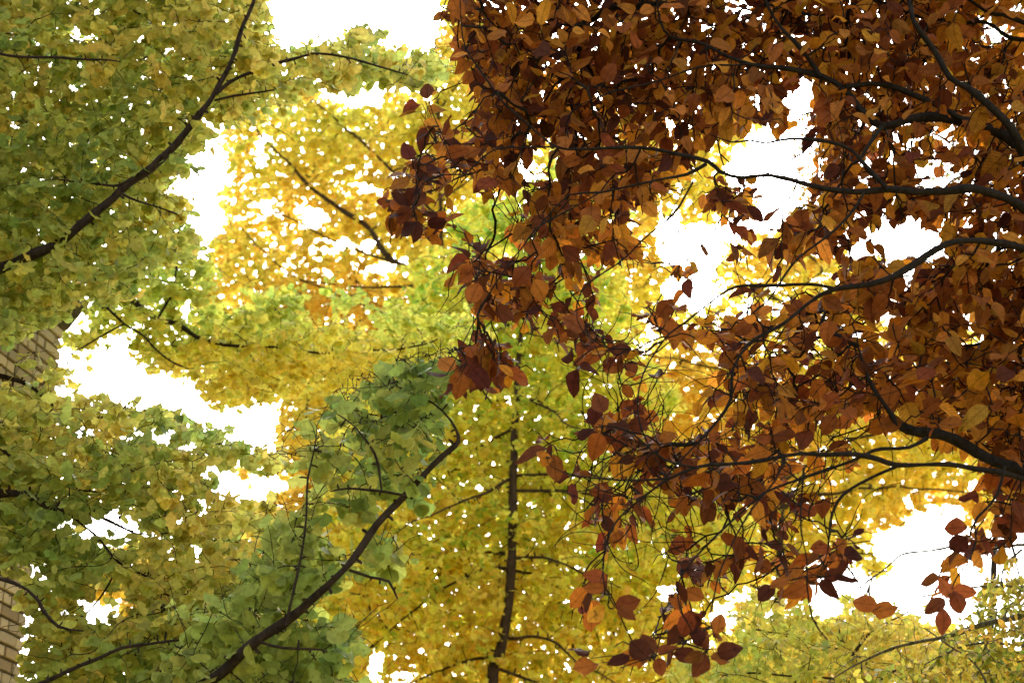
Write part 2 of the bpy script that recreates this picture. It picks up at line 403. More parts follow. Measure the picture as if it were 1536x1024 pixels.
# ------------------------------------------------------------------ tree builder
class Tree:
    def __init__(s, name, label, root, leaf_m, bark_m, kind, group=None):
        s.root = empty(name, root, label, "tree", group); s.base = np.array(root, float)
        s.lm, s.bm, s.kind = leaf_m, bark_m, kind
        s.P = []; s.par = []; s.lid = []; s.main = []; s.D = []
        s.chains = []; s.limb_obj = []; s.trunk_pts = None; s.n_limb = 0
        s.leaf = []
    yoff = 0.0
    def trunk(s, pts, k=12):
        """pts: rows x,y,z,r from the ground up"""
        q = spline(pts, .12)
        t = Tubes(); q2 = spline(pts, .05)
        q2[:, 3] *= 1 + (vnoise(q2[:, :3] * 13) - .5) * .3
        q2[:, :2] += (np.stack([vnoise(q2[:, :3] * 3 + 5), vnoise(q2[:, :3] * 3 + 9)], -1) - .5) * .05
        t.add(q2[:, :3], q2[:, 3], k, wob=.16)
        if s.kind == 'ginkgo_far': s.spurs(q2, t)
        t.make("trunk", s.bm, s.root)
        s.trunk_pts = q
        s._nodes(q[:, :3], -1)
    def _nodes(s, Q, lid, par0=-1):
        n0 = len(s.P)
        D = np.gradient(Q, axis=0); D /= np.linalg.norm(D, axis=1, keepdims=True) + 1e-9
        for i in range(len(Q)):
            s.P.append(Q[i]); s.par.append(par0 if i == 0 else n0 + i - 1); s.lid.append(lid); s.main.append(True); s.D.append(D[i])
        return n0
    def spurs(s, q, tb):
        far = s.kind == 'ginkgo_far'
        d = np.gradient(q[:, :3], axis=0); d /= np.linalg.norm(d, axis=1, keepdims=True) + 1e-9
        for i in range(2, len(q) - 1):
            if rng.random() > (.8 if q[i, 3] < .016 else .5): continue
            v = rng.normal(0, 1, 3); v -= v.dot(d[i]) * d[i]; v /= np.linalg.norm(v) + 1e-9
            h = rng.uniform(.012, .028) * (1.5 if far else 1); w = max(.0032, min(.006, q[i, 3] * .45)) * (1.4 if far else 1); b = q[i, :3] + v * q[i, 3] * .6
            tb.add([b, b + v * (q[i, 3] * .4 + h * .6) + d[i] * .002, b + v * (q[i, 3] * .4 + h)], [w, w * 1.05, w * .7], 5)
    def limb(s, rows, from_trunk=True, k=8, Y=None, sub=None):
        """rows: (px, py, Y, width px).  A named bough; its twigs and leaves hang under it."""
        rows = [r if len(r) == 4 else (r[0], r[1], Y, r[2]) for r in rows]
        rows = [(a, b, c + s.yoff, w) for a, b, c, w in rows]
        P = np.array([[*at(a, b, c), w / 2 * c / F * .92] for a, b, c, w in rows])
        if from_trunk and s.trunk_pts is not None:
            T = s.trunk_pts
            d = np.linalg.norm((T[:, :3] - P[0, :3]) * np.array([1, 1, 1.0]) + np.array([0, 0, .5 * np.linalg.norm(T[0, :2] - P[0, :2])]), axis=1)
            j = int(np.argmin(d)); a = T[j, :3]
            if np.linalg.norm(a - P[0, :3]) > .15:
                mid = (a + P[0, :3]) / 2 + np.array([0, 0, -.04 * np.linalg.norm(a - P[0, :3])])
                P = np.concatenate([[[*a, P[0, 3] * 1.25], [*mid, P[0, 3] * 1.12]], P])
        q = spline(P, .05)
        q[:, :3] += (vnoise(q[:, :3] * 9 + 3)[:, None] - .5) * np.array([.012, .012, .012]) * 1.0
        q[:, 3] *= 1 + (vnoise(q[:, :3] * 23 + 11) - .5) * .45
        q[:, :3] += (np.stack([vnoise(q[:, :3] * 5 + k_ * 17) for k_ in (1, 2, 3)], -1) - .5) * .035 * np.clip(.02 / np.maximum(q[:, 3:4], .004), 0, 1)
        if sub is None:
            lid = s.n_limb; s.n_limb += 1
            t = Tubes(); t.add(q[:, :3], np.maximum(q[:, 3], .0012), k, wob=.18)
            if s.kind.startswith('ginkgo'): s.spurs(q, t)
            o = t.make("branch", s.bm, s.root); s.limb_obj.append([o, Tubes()])
        else:
            lid = sub; s.limb_obj[lid][1].add(q[:, :3], np.maximum(q[:, 3], .0012), 6, wob=.18)
            if s.kind.startswith('ginkgo'): s.spurs(q, s.limb_obj[lid][1])
        s._nodes(q[:, :3], lid)
        return lid
    def grow(s, g, ylo, yhi, leaf_len, per_m, tau, seed, margin=(120, 120, 120, 60), reach=1.6, max_shoots=4000, zig=0.0, sag=0.06,
             ns=48, nthr=1.0, cell=12, yfun=None, limbs=None, cluster=1, area=.58, keep=.55, soft=.28, aniso=.75, flow=None, rtwig=.0011, minstep=.045, tipext=.1):
        rg = np.random.default_rng(seed)
        CW, CH = int((1536 + margin[0] + margin[1]) / cell) + 1, int((1024 + margin[2] + margin[3]) / cell) + 1
        gx = (np.arange(CW) + .5) * cell - margin[0]; gy = (np.arange(CH) + .5) * cell - margin[2]
        PX, PY = np.meshgrid(gx, gy)
        d = dens(g, PX, PY, margin) / 9
        nz = .62 * vnoise(np.stack([PX / ns, PY / (ns * aniso), np.full_like(PX, seed * 1.7)], -1)) + .38 * vnoise(np.stack([PX / ns * 2.3, PY / ns * 2.6, np.full_like(PX, seed * 2.7)], -1))
        nz = np.clip((nz - .5) * 1.75 + .5, 0.0, 1)
        want = np.where(nz < d * nthr * 1.04 + .0, 1.0, 0.0) * (d > .04) * tau * (.3 + .9 * d ** 1.5)
        cov = np.zeros_like(want)
        def ci(px, py):
            i = np.clip(((px + margin[0]) / cell).astype(int), 0, CW - 1); j = np.clip(((py + margin[2]) / cell).astype(int), 0, CH - 1)
            return j, i
        P = np.array(s.P); D = np.array(s.D); lid = np.array(s.lid); par = list(s.par); dist0 = np.zeros(len(P))
        cap = len(P) + 60000
        PP = np.zeros((cap, 3)); DD = np.zeros((cap, 3)); LL = np.zeros(cap, int); DI = np.zeros(cap); OK = np.zeros(cap, bool)
        n = len(P); PP[:n] = P; DD[:n] = D; LL[:n] = lid
        OK[:n] = (lid >= 0) if limbs is None else np.isin(lid, limbs)
        chains = []; L_pos = []; L_al = []; L_nr = []; L_sz = []; L_id = []
        wj, wi = np.nonzero(want > 0)
        if not len(wj): return
        total = want.sum(); miss = 0
        for it in range(max_shoots):
            k = rg.integers(0, len(wj), 14)
            de = (want - cov)[wj[k], wi[k]]
            b = k[int(np.argmax(de))]
            if de.max() <= .12 * tau:
                miss += 1
                if miss > 25: break
                continue
            miss = max(0, miss - 1)
            px = gx[wi[b]] + (rg.random() - .5) * cell; py = gy[wj[b]] + (rg.random() - .5) * cell
            Y = (yfun(px, py) if yfun else 0) + ylo + (yhi - ylo) * rg.random()
            tg = at(px, py, Y)
            df = PP[:n] - tg
            dd = np.sqrt((df ** 2).sum(1)) + .25 * DI[:n] + np.where(OK[:n], 0, 99)
            j = int(np.argmin(dd)); p0 = PP[j]; L = np.linalg.norm(tg - p0)
            if dd[j] > 50 or L < .05: continue
            if L > reach * 2.5: continue
            dr = (tg - p0) / L
            side = rg.normal(0, .25, 3)
            o = dr + DD[j] * .45 + side; o /= np.linalg.norm(o)
            p1 = p0 + o * L * .38
            e = dr * .8 + np.array([rg.normal(0, .3), rg.normal(0, .3), rg.normal(-.05, .22)])
            if flow is not None: e = e * .35 + np.array(flow) * (1 if dr[0] * flow[0] > -.3 * abs(dr[0]) else -1) * .8 + np.array([0, 0, rg.normal(0, .12)])
            p2 = tg - e * L * .33 + np.array([0, 0, sag * L])
            ns_ = max(3, int(L / minstep) + 1)
            t = np.linspace(0, 1, ns_ + 1)[:, None]
            Q = (1 - t) ** 3 * p0 + 3 * (1 - t) ** 2 * t * p1 + 3 * (1 - t) * t ** 2 * p2 + t ** 3 * tg
            if tipext > 0:
                ex = (Q[-1] - Q[-2]); ex = ex / (np.linalg.norm(ex) + 1e-9)
                Q = np.concatenate([Q, [tg + ex * tipext * .5 + [0, 0, .01], tg + ex * tipext + [0, 0, -.005]]])
            if zig > 0: Q[1:-1] += rg.normal(0, zig, (len(Q) - 2, 3))
            m = len(Q)
            if n + m > cap: break
            tang = np.gradient(Q, axis=0); tang /= np.linalg.norm(tang, axis=1, keepdims=True) + 1e-9
            seg = np.linalg.norm(np.diff(Q, axis=0), axis=1).sum()
            # leaves along this shoot
            nl = max(2, int(seg * per_m / cluster + rg.random()))
            u = np.sort(rg.random(nl) * (m - 1) * (1 if L < .5 else 1)); u = np.maximum(u, min(.8, m - 1.01))
            if s.kind == 'beech': u = (np.arange(nl) + .4 + .5 * rg.random(nl)) / nl * (m - 1) * .97; u = np.maximum(u, .8)
            i0 = np.minimum(u.astype(int), m - 2); fr = (u - i0)[:, None]
            q = Q[i0] * (1 - fr) + Q[i0 + 1] * fr; tn = tang[i0]
            q = np.repeat(q, cluster, 0); tn = np.repeat(tn, cluster, 0); sp = np.repeat(np.arange(nl), cluster)
            N_ = len(q)
            if s.kind in ('ginkgo', 'ginkgo_far'):
                al = tn * .25 + rg.normal(0, .46, (N_, 3)) + np.array([0, 0, -.68])
                nr = np.array([0, -.6, .6]) + rg.normal(0, .55, (N_, 3))
            elif s.kind == 'beech':
                hz = np.cross(tn, [0, 0, 1]); hz /= np.linalg.norm(hz, axis=1, keepdims=True) + 1e-9
                sg = np.where(np.arange(N_) % 2 == 0, 1, -1)[:, None]
                al = tn * .75 + hz * sg * .75 + rg.normal(0, .33, (N_, 3)) + np.array([0, 0, -.22])
                nr = np.array([0, -.8, .6]) + rg.normal(0, .42, (N_, 3))
            else:
                al = tn * .4 + rg.normal(0, .6, (N_, 3)) + np.array([0, 0, -.2]); nr = np.array([0, -.4, .7]) + rg.normal(0, .5, (N_, 3))
            al /= np.linalg.norm(al, axis=1, keepdims=True) + 1e-9
            sz = leaf_len * (.52 + .66 * rg.random(N_))
            c = q + al * (sz * (1.2 if s.kind in ('ginkgo', 'ginkgo_far', 'maple') else .6))[:, None]
            lx, ly, ld = proj(c)
            jj, ii = ci(lx, ly)
            dl = dens(g, lx, ly, margin) / 9
            ok = (dl > .16 + soft * rg.random(N_)) & ((want[jj, ii] > 0) | (rg.random(N_) < keep))
            ok &= (cov[jj, ii] < tau * 2.2)
            if ok.sum() == 0: 
                cov[wj[b], wi[b]] += tau * .3
                continue
            np.add.at(cov, (jj[ok], ii[ok]), (area * (sz[ok] * F / ld[ok]) ** 2) / cell ** 2)
            cov[wj[b], wi[b]] += .05 * tau
            base = n
            PP[n:n + m] = Q; DD[n:n + m] = tang; LL[n:n + m] = LL[j]; OK[n:n + m] = True
            DI[n:n + m] = DI[j] + np.linspace(0, seg, m)
            par += [j] + [n + x for x in range(m - 1)]
            n += m
            chains.append((j, base, m, LL[j], Q))
            L_pos.append(q[ok]); L_al.append(al[ok]); L_nr.append(nr[ok]); L_sz.append(sz[ok]); L_id.append(np.full(ok.sum(), LL[j]))
        # thickness of the twigs by what they carry
        wgt = np.zeros(n); 
        for (j, b, m, l, Q), lp in zip(chains, L_pos): wgt[b:b + m] += len(lp) / m
        parr = np.array(par[:n])
        for i in range(n - 1, -1, -1):
            if parr[i] >= 0: wgt[parr[i]] += wgt[i]
        for (j, b, m, l, Q) in chains:
            r = rtwig + rtwig * .14 * np.sqrt(wgt[b:b + m]); r[-1] *= .6
            s.limb_obj[l][1].add(Q, np.minimum(r, .014), 5, wob=.25)
            if s.kind.startswith('ginkgo') and s.kind == 'ginkgo':      # short spur stubs
                for i in range(1, m - 1):
                    if rg.random() < .35:
                        v = rg.normal(0, 1, 3); v -= v.dot(DD[b + i]) * DD[b + i]; v /= np.linalg.norm(v) + 1e-9
                        s.limb_obj[l][1].add([Q[i], Q[i] + v * (.006 + r[i]), Q[i] + v * (.013 + r[i]) ], [.0022, .0026, .0016], 4)
        s.leaf.append([np.concatenate(x) for x in (L_pos, L_al, L_nr, L_sz, L_id)])
        s.P = list(PP[:n]); s.D = list(DD[:n]); s.lid = list(LL[:n]); s.par = par[:n]
        done = np.minimum(cov, want).sum() / total
        print("%-22s shoots %5d leaves %6d filled %.2f  t %.1f" % (s.root.name, len(chains), sum(len(a) for a in L_pos), done, time.time() - T0))
    def bare(s, n, lo, hi, seed, rad=.0016, curl=.45, box=None, front=0.0, droop=.1):
        """fine leafless twigs"""
        rg = np.random.default_rng(seed); P = np.array(s.P); lid = np.array(s.lid); D = np.array(s.D)
        px, py, d = proj(P); ok = (lid >= 0) & (px > -60) & (px < 1600) & (py > -60) & (py < 1080)
        if box is not None: ok &= (px > box[0]) & (px < box[2]) & (py > box[1]) & (py < box[3])
        ix = np.nonzero(ok)[0]
        if not len(ix): return
        for j in rg.choice(ix, n):
            L = rg.uniform(lo, hi); m = max(5, int(L / .02)); v = rg.normal(0, 1, 3) + D[j] * .8; v[1] -= front; v /= np.linalg.norm(v); w = rg.normal(0, curl, 3)
            q = [P[j]]
            for i in range(m):
                w = w * .85 + rg.normal(0, curl * .4, 3); v = v + w * .35 + np.array([0, 0, -droop * .3]); v /= np.linalg.norm(v); q.append(q[-1] + v * L / m)
            s.limb_obj[lid[j]][1].add(q, np.linspace(rad * 1.3, rad * .6, len(q)), 4, wob=.2)
    def sprig(s, px, py, Y, lv):
        """a small side twig with its few leaves: lv rows are leaf centres (px, py) and the way the tip points, degrees"""
        P = np.array(s.P); c = at(px, py, Y)
        ok = np.array(s.lid) >= 0
        j = int(np.argmin(((P - c) ** 2).sum(1) + np.where(ok, 0, 99))); l = s.lid[j]; p0 = P[j]; L = np.linalg.norm(c - p0)
        if L > .04:
            t = np.linspace(0, 1, max(5, int(L / .03)))[:, None]
            mid = (p0 + c) / 2 + np.array([0, 0, .1 * L]) + rng.normal(0, .06 * L, 3)
            s.limb_obj[l][1].add((1 - t) ** 2 * p0 + 2 * t * (1 - t) * mid + t ** 2 * c, np.linspace(.0034, .0022, len(t)), 5, wob=.2)
        A = []
        for x, y, a in lv:
            a = math.radians(a + rng.normal(0, 8)); Yl = Y + rng.uniform(-.05, .06); g = s.kind == 'beech' and .078 or .05
            g *= rng.uniform(.8, 1.1); al = np.array([math.cos(a), rng.normal(0, .3), math.sin(a)]); al /= np.linalg.norm(al)
            b = at(x, y, Yl) - al * g * .6
            m = (b + c) / 2 + rng.normal(0, .012, 3)
            t = np.linspace(0, 1, 6)[:, None]
            s.limb_obj[l][1].add((1 - t) ** 2 * c + 2 * t * (1 - t) * m + t ** 2 * b, np.linspace(.0021, .0012, 6), 4)
            A.append((b, al, np.array([0, -.95, .35]) + rng.normal(0, .35, 3), g, l))
        s.leaf.append([np.array([q[k] for q in A]) for k in range(5)])
    def finish(s, palette, bend=.25, fold=.25, wave=.12, patch=2.2):
        pos, al, nr, sz, li = [np.concatenate([l[k] for l in s.leaf]) for k in range(5)]
        col = palette(pos)
        for l, (o, tb) in enumerate(s.limb_obj):
            tb.make("twigs", s.bm, o)
            ix = li == l
            if ix.sum(): leaves_mesh("leaves", s.kind, s.lm, o, pos[ix], al[ix], nr[ix], sz[ix], col[ix], bend, fold, wave)

def pick(pos, cols, scale, jit, seed, bias=None, spread=.55):
    """leaf colours: drifts through the list by patches of the crown, each leaf a little off"""
    cols = np.array(cols); n = len(pos)
    rg = np.random.default_rng(seed)
    t = (vnoise(pos * scale * np.array([1, 1, 2.2]) + seed * 3.1) * .6 + vnoise(pos * scale * 3.1 * np.array([1, 1, 2]) + seed * 5.1) * .4) * 1.8 - .4
    if bias is not None: t = t * .55 + bias * .6
    t = np.clip(t + rg.normal(0, spread * .3, n), 0, .9999) * (len(cols) - 1)
    i = t.astype(int); f = (t - i)[:, None]
    c = cols[i] * (1 - f) + cols[i + 1] * f
    return np.clip(c * (1 + rg.normal(0, jit, (n, 1))) * (1 + rg.normal(0, jit * .35, (n, 3))), .005, .95)

def vtrunk(pts, Y, ground_r):
    """trunk from picture points (px,py,width px) top last, carried straight down to the ground"""
    P = [[*at(a, b, Y), w / 2 * Y / F] for a, b, w in pts]
    x, y, z, r = P[0]
    low = [[x, y, -.15, ground_r * 1.35], [x, y, .12, ground_r * 1.08], [x, y, .5, ground_r]]
    if z > 1.6: low.append([x, y, (z + .5) / 2, (ground_r + r) / 2])
    return np.array(low + P)

# ------------------------------------------------------------------ ground and building
def ground():
    n = 80; xs = np.concatenate([-np.geomspace(900, .5, n // 2), np.geomspace(.5, 900, n // 2)])
    X, Yg = np.meshgrid(xs, xs + 8)
    Z = (vnoise(np.stack([X * .3 + 100, Yg * .3 + 100, X * 0], -1)) - .5) * .06 - .03
    V = np.stack([X, Yg, Z], -1).reshape(-1, 3)
    i = (np.arange(n - 1)[:, None] * n + np.arange(n - 1)[None]).ravel()
    m, t, p = mat("lawn_with_fallen_leaves")
    tc = N(t, "ShaderNodeTexCoord")
    v = N(t, "ShaderNodeTexVoronoi"); v.inputs["Scale"].default_value = 16
    nz = N(t, "ShaderNodeTexNoise"); nz.inputs["Scale"].default_value = 1.2; nz.inputs["Detail"].default_value = 6
    rp = N(t, "ShaderNodeValToRGB"); e = rp.color_ramp.elements
    e[0].color = (.05, .075, .02, 1); e[1].color = (.5, .34, .05, 1); e[0].position = .42; e[1].position = .58
    mixn = N(t, "ShaderNodeMath", operation='MULTIPLY_ADD'); mixn.inputs[1].default_value = .3
    t.links.new(tc.outputs["Object"], v.inputs["Vector"]); t.links.new(tc.outputs["Object"], nz.inputs["Vector"])
    t.links.new(v.outputs["Color"], mixn.inputs[0]); t.links.new(nz.outputs[0], mixn.inputs[2])
    sb = N(t, "ShaderNodeMath", operation='SUBTRACT'); sb.inputs[1].default_value = .1
    t.links.new(mixn.outputs[0], sb.inputs[0]); t.links.new(sb.outputs[0], rp.inputs[0]); t.links.new(rp.outputs[0], p.inputs["Base Color"])
    p.inputs["Roughness"].default_value = .9
    o = link_mesh("ground", V, [np.stack([i, i + 1, i + n + 1, i + n], -1)], m)
    o["kind"] = "structure"
ground()

def building():
    A = at(87, 520, 11.0); cx, cy = A[0], A[1]
    ang = R(12.5); d = np.array([-math.sin(ang), -math.cos(ang), 0]); nrm = np.array([math.cos(ang), -math.sin(ang), 0])   # d: along the wall towards the camera
    top = at(87, 497, 11.0)[2]
    root = empty("brick_building", (cx, cy, 0), "buff brick building with dark eave behind the green ginkgo leaves", "building")
    m, t, p = mat("buff_brick")
    a = N(t, "ShaderNodeAttribute", attribute_name="col"); tc = N(t, "ShaderNodeTexCoord")
    nz = N(t, "ShaderNodeTexNoise"); nz.inputs["Scale"].default_value = 45; nz.inputs["Detail"].default_value = 8
    mr = N(t, "ShaderNodeMapRange"); mr.inputs[3].default_value = .7; mr.inputs[4].default_value = 1.25
    mx = N(t, "ShaderNodeVectorMath", operation='SCALE')
    t.links.new(tc.outputs["Object"], nz.inputs["Vector"]); t.links.new(nz.outputs[0], mr.inputs[0])
    t.links.new(a.outputs["Color"], mx.inputs[0]); t.links.new(mr.outputs[0], mx.inputs["Scale"]); t.links.new(mx.outputs[0], p.inputs["Base Color"])
    bp = N(t, "ShaderNodeBump"); bp.inputs["Strength"].default_value = .6; bp.inputs["Distance"].default_value = .004
    t.links.new(nz.outputs[0], bp.inputs["Height"]); t.links.new(bp.outputs[0], p.inputs["Normal"]); p.inputs["Roughness"].default_value = .9
    V, Fc, Cc = [], [], []
    def box(o, ax, ay, az, col, ch=0.0):
        n0 = len(V)
        c = [o, o + ax, o + ax + ay, o + ay]; 
        if ch > 0:      # chamfered front: inset last ring
            ux, uz = ax / np.linalg.norm(ax) * ch, az / np.linalg.norm(az) * ch
        for q in (o, o + ax, o + ax + az, o + az): V.append(q)
        for q, sx, sz in ((o, 1, 1), (o + ax, -1, 1), (o + ax + az, -1, -1), (o + az, 1, -1)):
            V.append(q + ay * (1 - (ch / np.linalg.norm(ay)) if ch else 1))
        if ch:
            for q, sx, sz in ((o, 1, 1), (o + ax, -1, 1), (o + ax + az, -1, -1), (o + az, 1, -1)):
                V.append(q + ay + sx * ux + sz * uz)
        k = 3 if ch else 2
        for l in range(k - 1):
            for i in range(4):
                j = (i + 1) % 4; b = n0 + l * 4
                Fc.append([b + i, b + j, b + 4 + j, b + 4 + i])
        b = n0 + (k - 1) * 4; Fc.append([b, b + 1, b + 2, b + 3])
        Fc.append([n0 + 3, n0 + 2, n0 + 1, n0])
        Cc.extend([col] * (4 * k))
    base = np.array([cx, cy, 0.0]); up = np.array([0, 0, 1.0])
    mort = (.07, .06, .045)
    # core of the wall (mortar): the whole length and height, with its other faces
    Ln = 16.0; dep = 9.0
    box(base - nrm * dep - up * .1, d * Ln, nrm * dep, up * (top + .1), mort)
    # bricks laid in flemish bond, joints raked 12 mm deep
    rg = np.random.default_rng(4); H = .0875; j = .021; nr = int(top / H)
    for r in range(nr):
        z = top - (r + 1) * H; x = .0; k = r % 2
        Lmax = 5.5 if z > 2.0 else 1.0
        first = True
        while x < Lmax:
            w = .24 if (k % 2 == 0) else .115
            if first and r % 2 == 1: w = .115
            first = False
            b = .26 + .18 * rg.random(); col = np.array([1.0, .85, .58]) * b
            if rg.random() < .12: col = col * np.array([.75, .68, .6])
            off = rg.normal(0, .003)
            box(base + d * (x + .002) + up * (z + j) + nrm * .002, d * (w - j * .8), nrm * (.024 + off), up * (H - j), tuple(np.clip(col, 0, 1)), .003)
            x += w; k += 1
    # far end face of the wall, visible from the side
    link_mesh("wall", V, [np.array(Fc)], m, root, False, np.array(Cc))
    # flaring eave along the wall head
    m2, t2, p2 = mat("dark_painted_eave"); p2.inputs["Base Color"].default_value = (.02, .018, .018, 1); p2.inputs["Roughness"].default_value = .5
    n2 = N(t2, "ShaderNodeTexNoise"); n2.inputs["Scale"].default_value = 30
    b2 = N(t2, "ShaderNodeBump"); b2.inputs["Strength"].default_value = .2; t2.links.new(n2.outputs[0], b2.inputs["Height"]); t2.links.new(b2.outputs[0], p2.inputs["Normal"])
    prof = [(.0, .0), (.05, .02), (.17, .19), (.17, .26), (-.1, .34), (-.1, .0)]
    n = len(prof); Ve = []
    for s_ in (-.03, Ln):
        for a_, b_ in prof: Ve.append(base + d * s_ + nrm * (a_ + .004) + up * (top + .003 + b_))
    Fe = [[i, (i + 1) % n, n + (i + 1) % n, n + i] for i in range(n)]
    Ve = np.array(Ve)
    tri = [[0, 1, 2, 3], [0, 3, 4, 5]]; tri += [[n + b for b in a[::-1]] for a in tri]
    link_mesh("eave", Ve, [np.array(Fe + tri)], m2, root, False)
    m3 = bark_mat("frieze_timber", (.16, .12, .08), (.28, .21, .14), 20)
    V.clear(); Fc.clear(); Cc.clear()
    box(base + up * (top - .03) - nrm * .0 + d * -.0, d * Ln, nrm * .03, up * .03, (0, 0, 0))
    link_mesh("frieze_board", V, [np.array(Fc)], m3, root, False)
    m4 = bark_mat("slate_roof", (.06, .06, .065), (.12, .12, .13), 8)
    Vr = np.array([base + up * (top + .36) + nrm * .10 - d * .1, base + up * (top + .36) + nrm * .10 + d * Ln,
                   base + up * (top + 3) - nrm * 4.5 + d * Ln, base + up * (top + 3) - nrm * 4.5 - d * .1,
                   base + up * (top + .36) - nrm * 9.1 + d * Ln, base + up * (top + .36) - nrm * 9.1 - d * .1])
    link_mesh("roof", Vr, [np.array([[0, 1, 2, 3], [3, 2, 4, 5]]), np.array([[0, 3, 5], [1, 4, 2]])], m4, root, False)
building()

# ------------------------------------------------------------------ green and yellow ginkgo on the left
YG = [(.27, .38, .08), (.38, .46, .085), (.48, .52, .095), (.60, .57, .10), (.70, .58, .10)]
GOLD = [(.72, .74, .10), (.86, .79, .10), (.92, .76, .10), (.93, .71, .09), (.93, .65, .08)]
def left_ginkgo():
    x0, y0 = -2.95, 7.0
    t = Tree("ginkgo_tree", "large green and yellow ginkgo with dark spurred boughs in front of the brick building", (x0, y0, 0), M_gink, B_gink, 'ginkgo')
    t.trunk([(x0, y0, -.15, .22), (x0, y0, .2, .17), (x0 + .02, y0, 1.5, .14), (x0 - .03, y0, 3, .12), (x0 + .03, y0 + .03, 4.6, .10), (x0, y0, 6.2, .07), (x0, y0, 7.6, .03)])
    a = t.limb([(-60, 415, 6.95, 24), (0, 402, 6.9, 22), (60, 376, 6.85, 18), (110, 345, 6.8, 17), (150, 315, 6.8, 16), (175, 295, 6.8, 16), (205, 268, 6.8, 15), (238, 238, 6.8, 15),
            (272, 203, 6.8, 14), (303, 165, 6.8, 12), (318, 145, 6.8, 11), (334, 112, 6.8, 10), (350, 75, 6.8, 9), (365, 35, 6.8, 8), (385, -5, 6.8, 6), (405, -70, 6.8, 4)])
    t.limb([(324, 140, 8), (352, 118, 7), (395, 101, 7), (440, 86, 6), (475, 76, 5), (520, 84, 5), (560, 96, 4), (612, 112, 3)], False, Y=6.8, sub=a)
    t.limb([(322, 150, 5), (360, 144, 5), (405, 134, 3)], False, Y=6.8, sub=a)
    t.limb([(205, 268, 5), (170, 282, 5), (120, 276, 4), (85, 270, 3)], False, Y=6.75, sub=a)
    t.limb([(185, 290, 5), (210, 300, 4), (240, 310, 3), (262, 318, 3)], False, Y=6.7, sub=a)
    t.limb([(-120, -90, 7.2, 12), (60, -70, 7.4, 9), (150, -50, 7.5, 6), (202, 3, 7.5, 5), (235, 38, 7.5, 4), (280, 82, 7.5, 3)])
    t.limb([(-150, 110, 7, 12), (-60, 80, 6.8, 9), (0, 80, 6.6, 7), (45, 82, 6.6, 6), (90, 86, 6.6, 5), (128, 90, 6.6, 4), (180, 92, 6.6, 3)])
    t.limb([(-150, 320, 7.2, 11), (0, 305, 7.6, 6), (55, 315, 7.6, 6), (100, 327, 7.6, 5), (135, 331, 7.6, 4), (200, 325, 7.6, 3)])
    # lower boughs
    l1 = t.limb([(-180, 760, 6.9, 26), (-60, 740, 6.9, 18), (0, 738, 6.9, 16), (45, 742, 6.9, 13), (75, 757, 6.9, 12), (100, 764, 6.9, 9), (150, 775, 6.9, 6), (200, 800, 6.9, 4)])
    t.limb([(-150, 640, 7, 10), (-40, 650, 7.1, 7), (0, 672, 7.1, 6), (35, 700, 7.1, 5), (60, 713, 7.1, 5), (105, 731, 7.1, 4), (150, 738, 7.1, 3)])
    l3 = t.limb([(-160, 560, 7.2, 12), (-40, 555, 7.4, 9), (20, 570, 7.4, 8), (45, 583, 7.4, 7), (70, 600, 7.4, 6), (100, 620, 7.4, 5), (128, 650, 7.4, 4), (160, 695, 7.4, 3), (200, 730, 7.4, 3)])
    t.limb([(100, 620, 4), (130, 628, 3), (180, 627, 3), (238, 628, 2)], False, Y=7.4, sub=l3)
    t.limb([(160, 700, 5), (230, 708, 4), (270, 698, 4), (325, 682, 3), (390, 668, 2)], False, Y=7.4, sub=l3)
    t.limb([(-170, 900, 6.6, 12), (-60, 860, 6.4, 8), (45, 888, 6.3, 6), (65, 915, 6.3, 6), (90, 937, 6.3, 5), (125, 945, 6.3, 3)])
    l5 = t.limb([(-140, 1100, 6.4, 16), (20, 1040, 6.2, 9), (100, 1008, 6.1, 7), (150, 990, 6.1, 6), (180, 975, 6.1, 6), (220, 968, 6.1, 5), (300, 957, 6.1, 4), (345, 944, 6.1, 3)])
    t.limb([(100, 765, 6.9, 5), (140, 800, 6.9, 4), (180, 842, 6.9, 4), (210, 860, 6.9, 4), (240, 878, 6.9, 3), (243, 902, 6.9, 2)], False, sub=l1)
    # near bough
    nb = t.limb([(-150, 1330, 6.3, 34), (100, 1180, 5.8, 26), (290, 1035, 5.3, 20), (350, 990, 5.2, 18), (400, 955, 5.15, 16), (440, 925, 5.1, 15), (480, 885, 5.05, 13), (520, 848, 5, 12), (560, 800, 5, 12),
            (600, 757, 5, 12), (640, 714, 5, 11), (680, 681, 5, 10), (693, 667, 5, 7), (686, 650, 5, 5), (660, 622, 5, 4), (630, 598, 5, 3), (590, 578, 5, 2)], k=10)
    t.limb([(526, 850, 6), (560, 862, 5), (588, 868, 5), (600, 898, 3)], False, Y=5, sub=nb)
    t.limb([(396, 962, 5), (430, 972, 5), (480, 976, 3)], False, Y=5.1, sub=nb)
    t.limb([(430, 935, 5), (446, 870, 4), (452, 820, 4), (456, 770, 4), (463, 700, 3), (473, 640, 2)], False, Y=5.05, sub=nb)
    t.limb([(612, 745, 6), (575, 737, 5), (520, 732, 4), (490, 735, 3)], False, Y=4.95, sub=nb)
    t.limb([(575, 737, 4), (560, 680, 4), (530, 640, 3), (500, 620, 2)], False, Y=4.9, sub=nb)
    # middle bough running back past the building corner
    mb = t.limb([(-20, 330, 8.4, 14), (80, 385, 9.2, 13), (150, 422, 9.7, 13), (195, 450, 9.8, 13), (215, 466, 9.8, 12), (238, 481, 9.8, 10), (262, 486, 9.8, 9), (290, 505, 9.8, 8), (330, 517, 9.8, 7),
            (400, 520, 9.9, 5), (500, 530, 10, 4), (620, 520, 10.1, 3), (700, 490, 10.2, 2)])
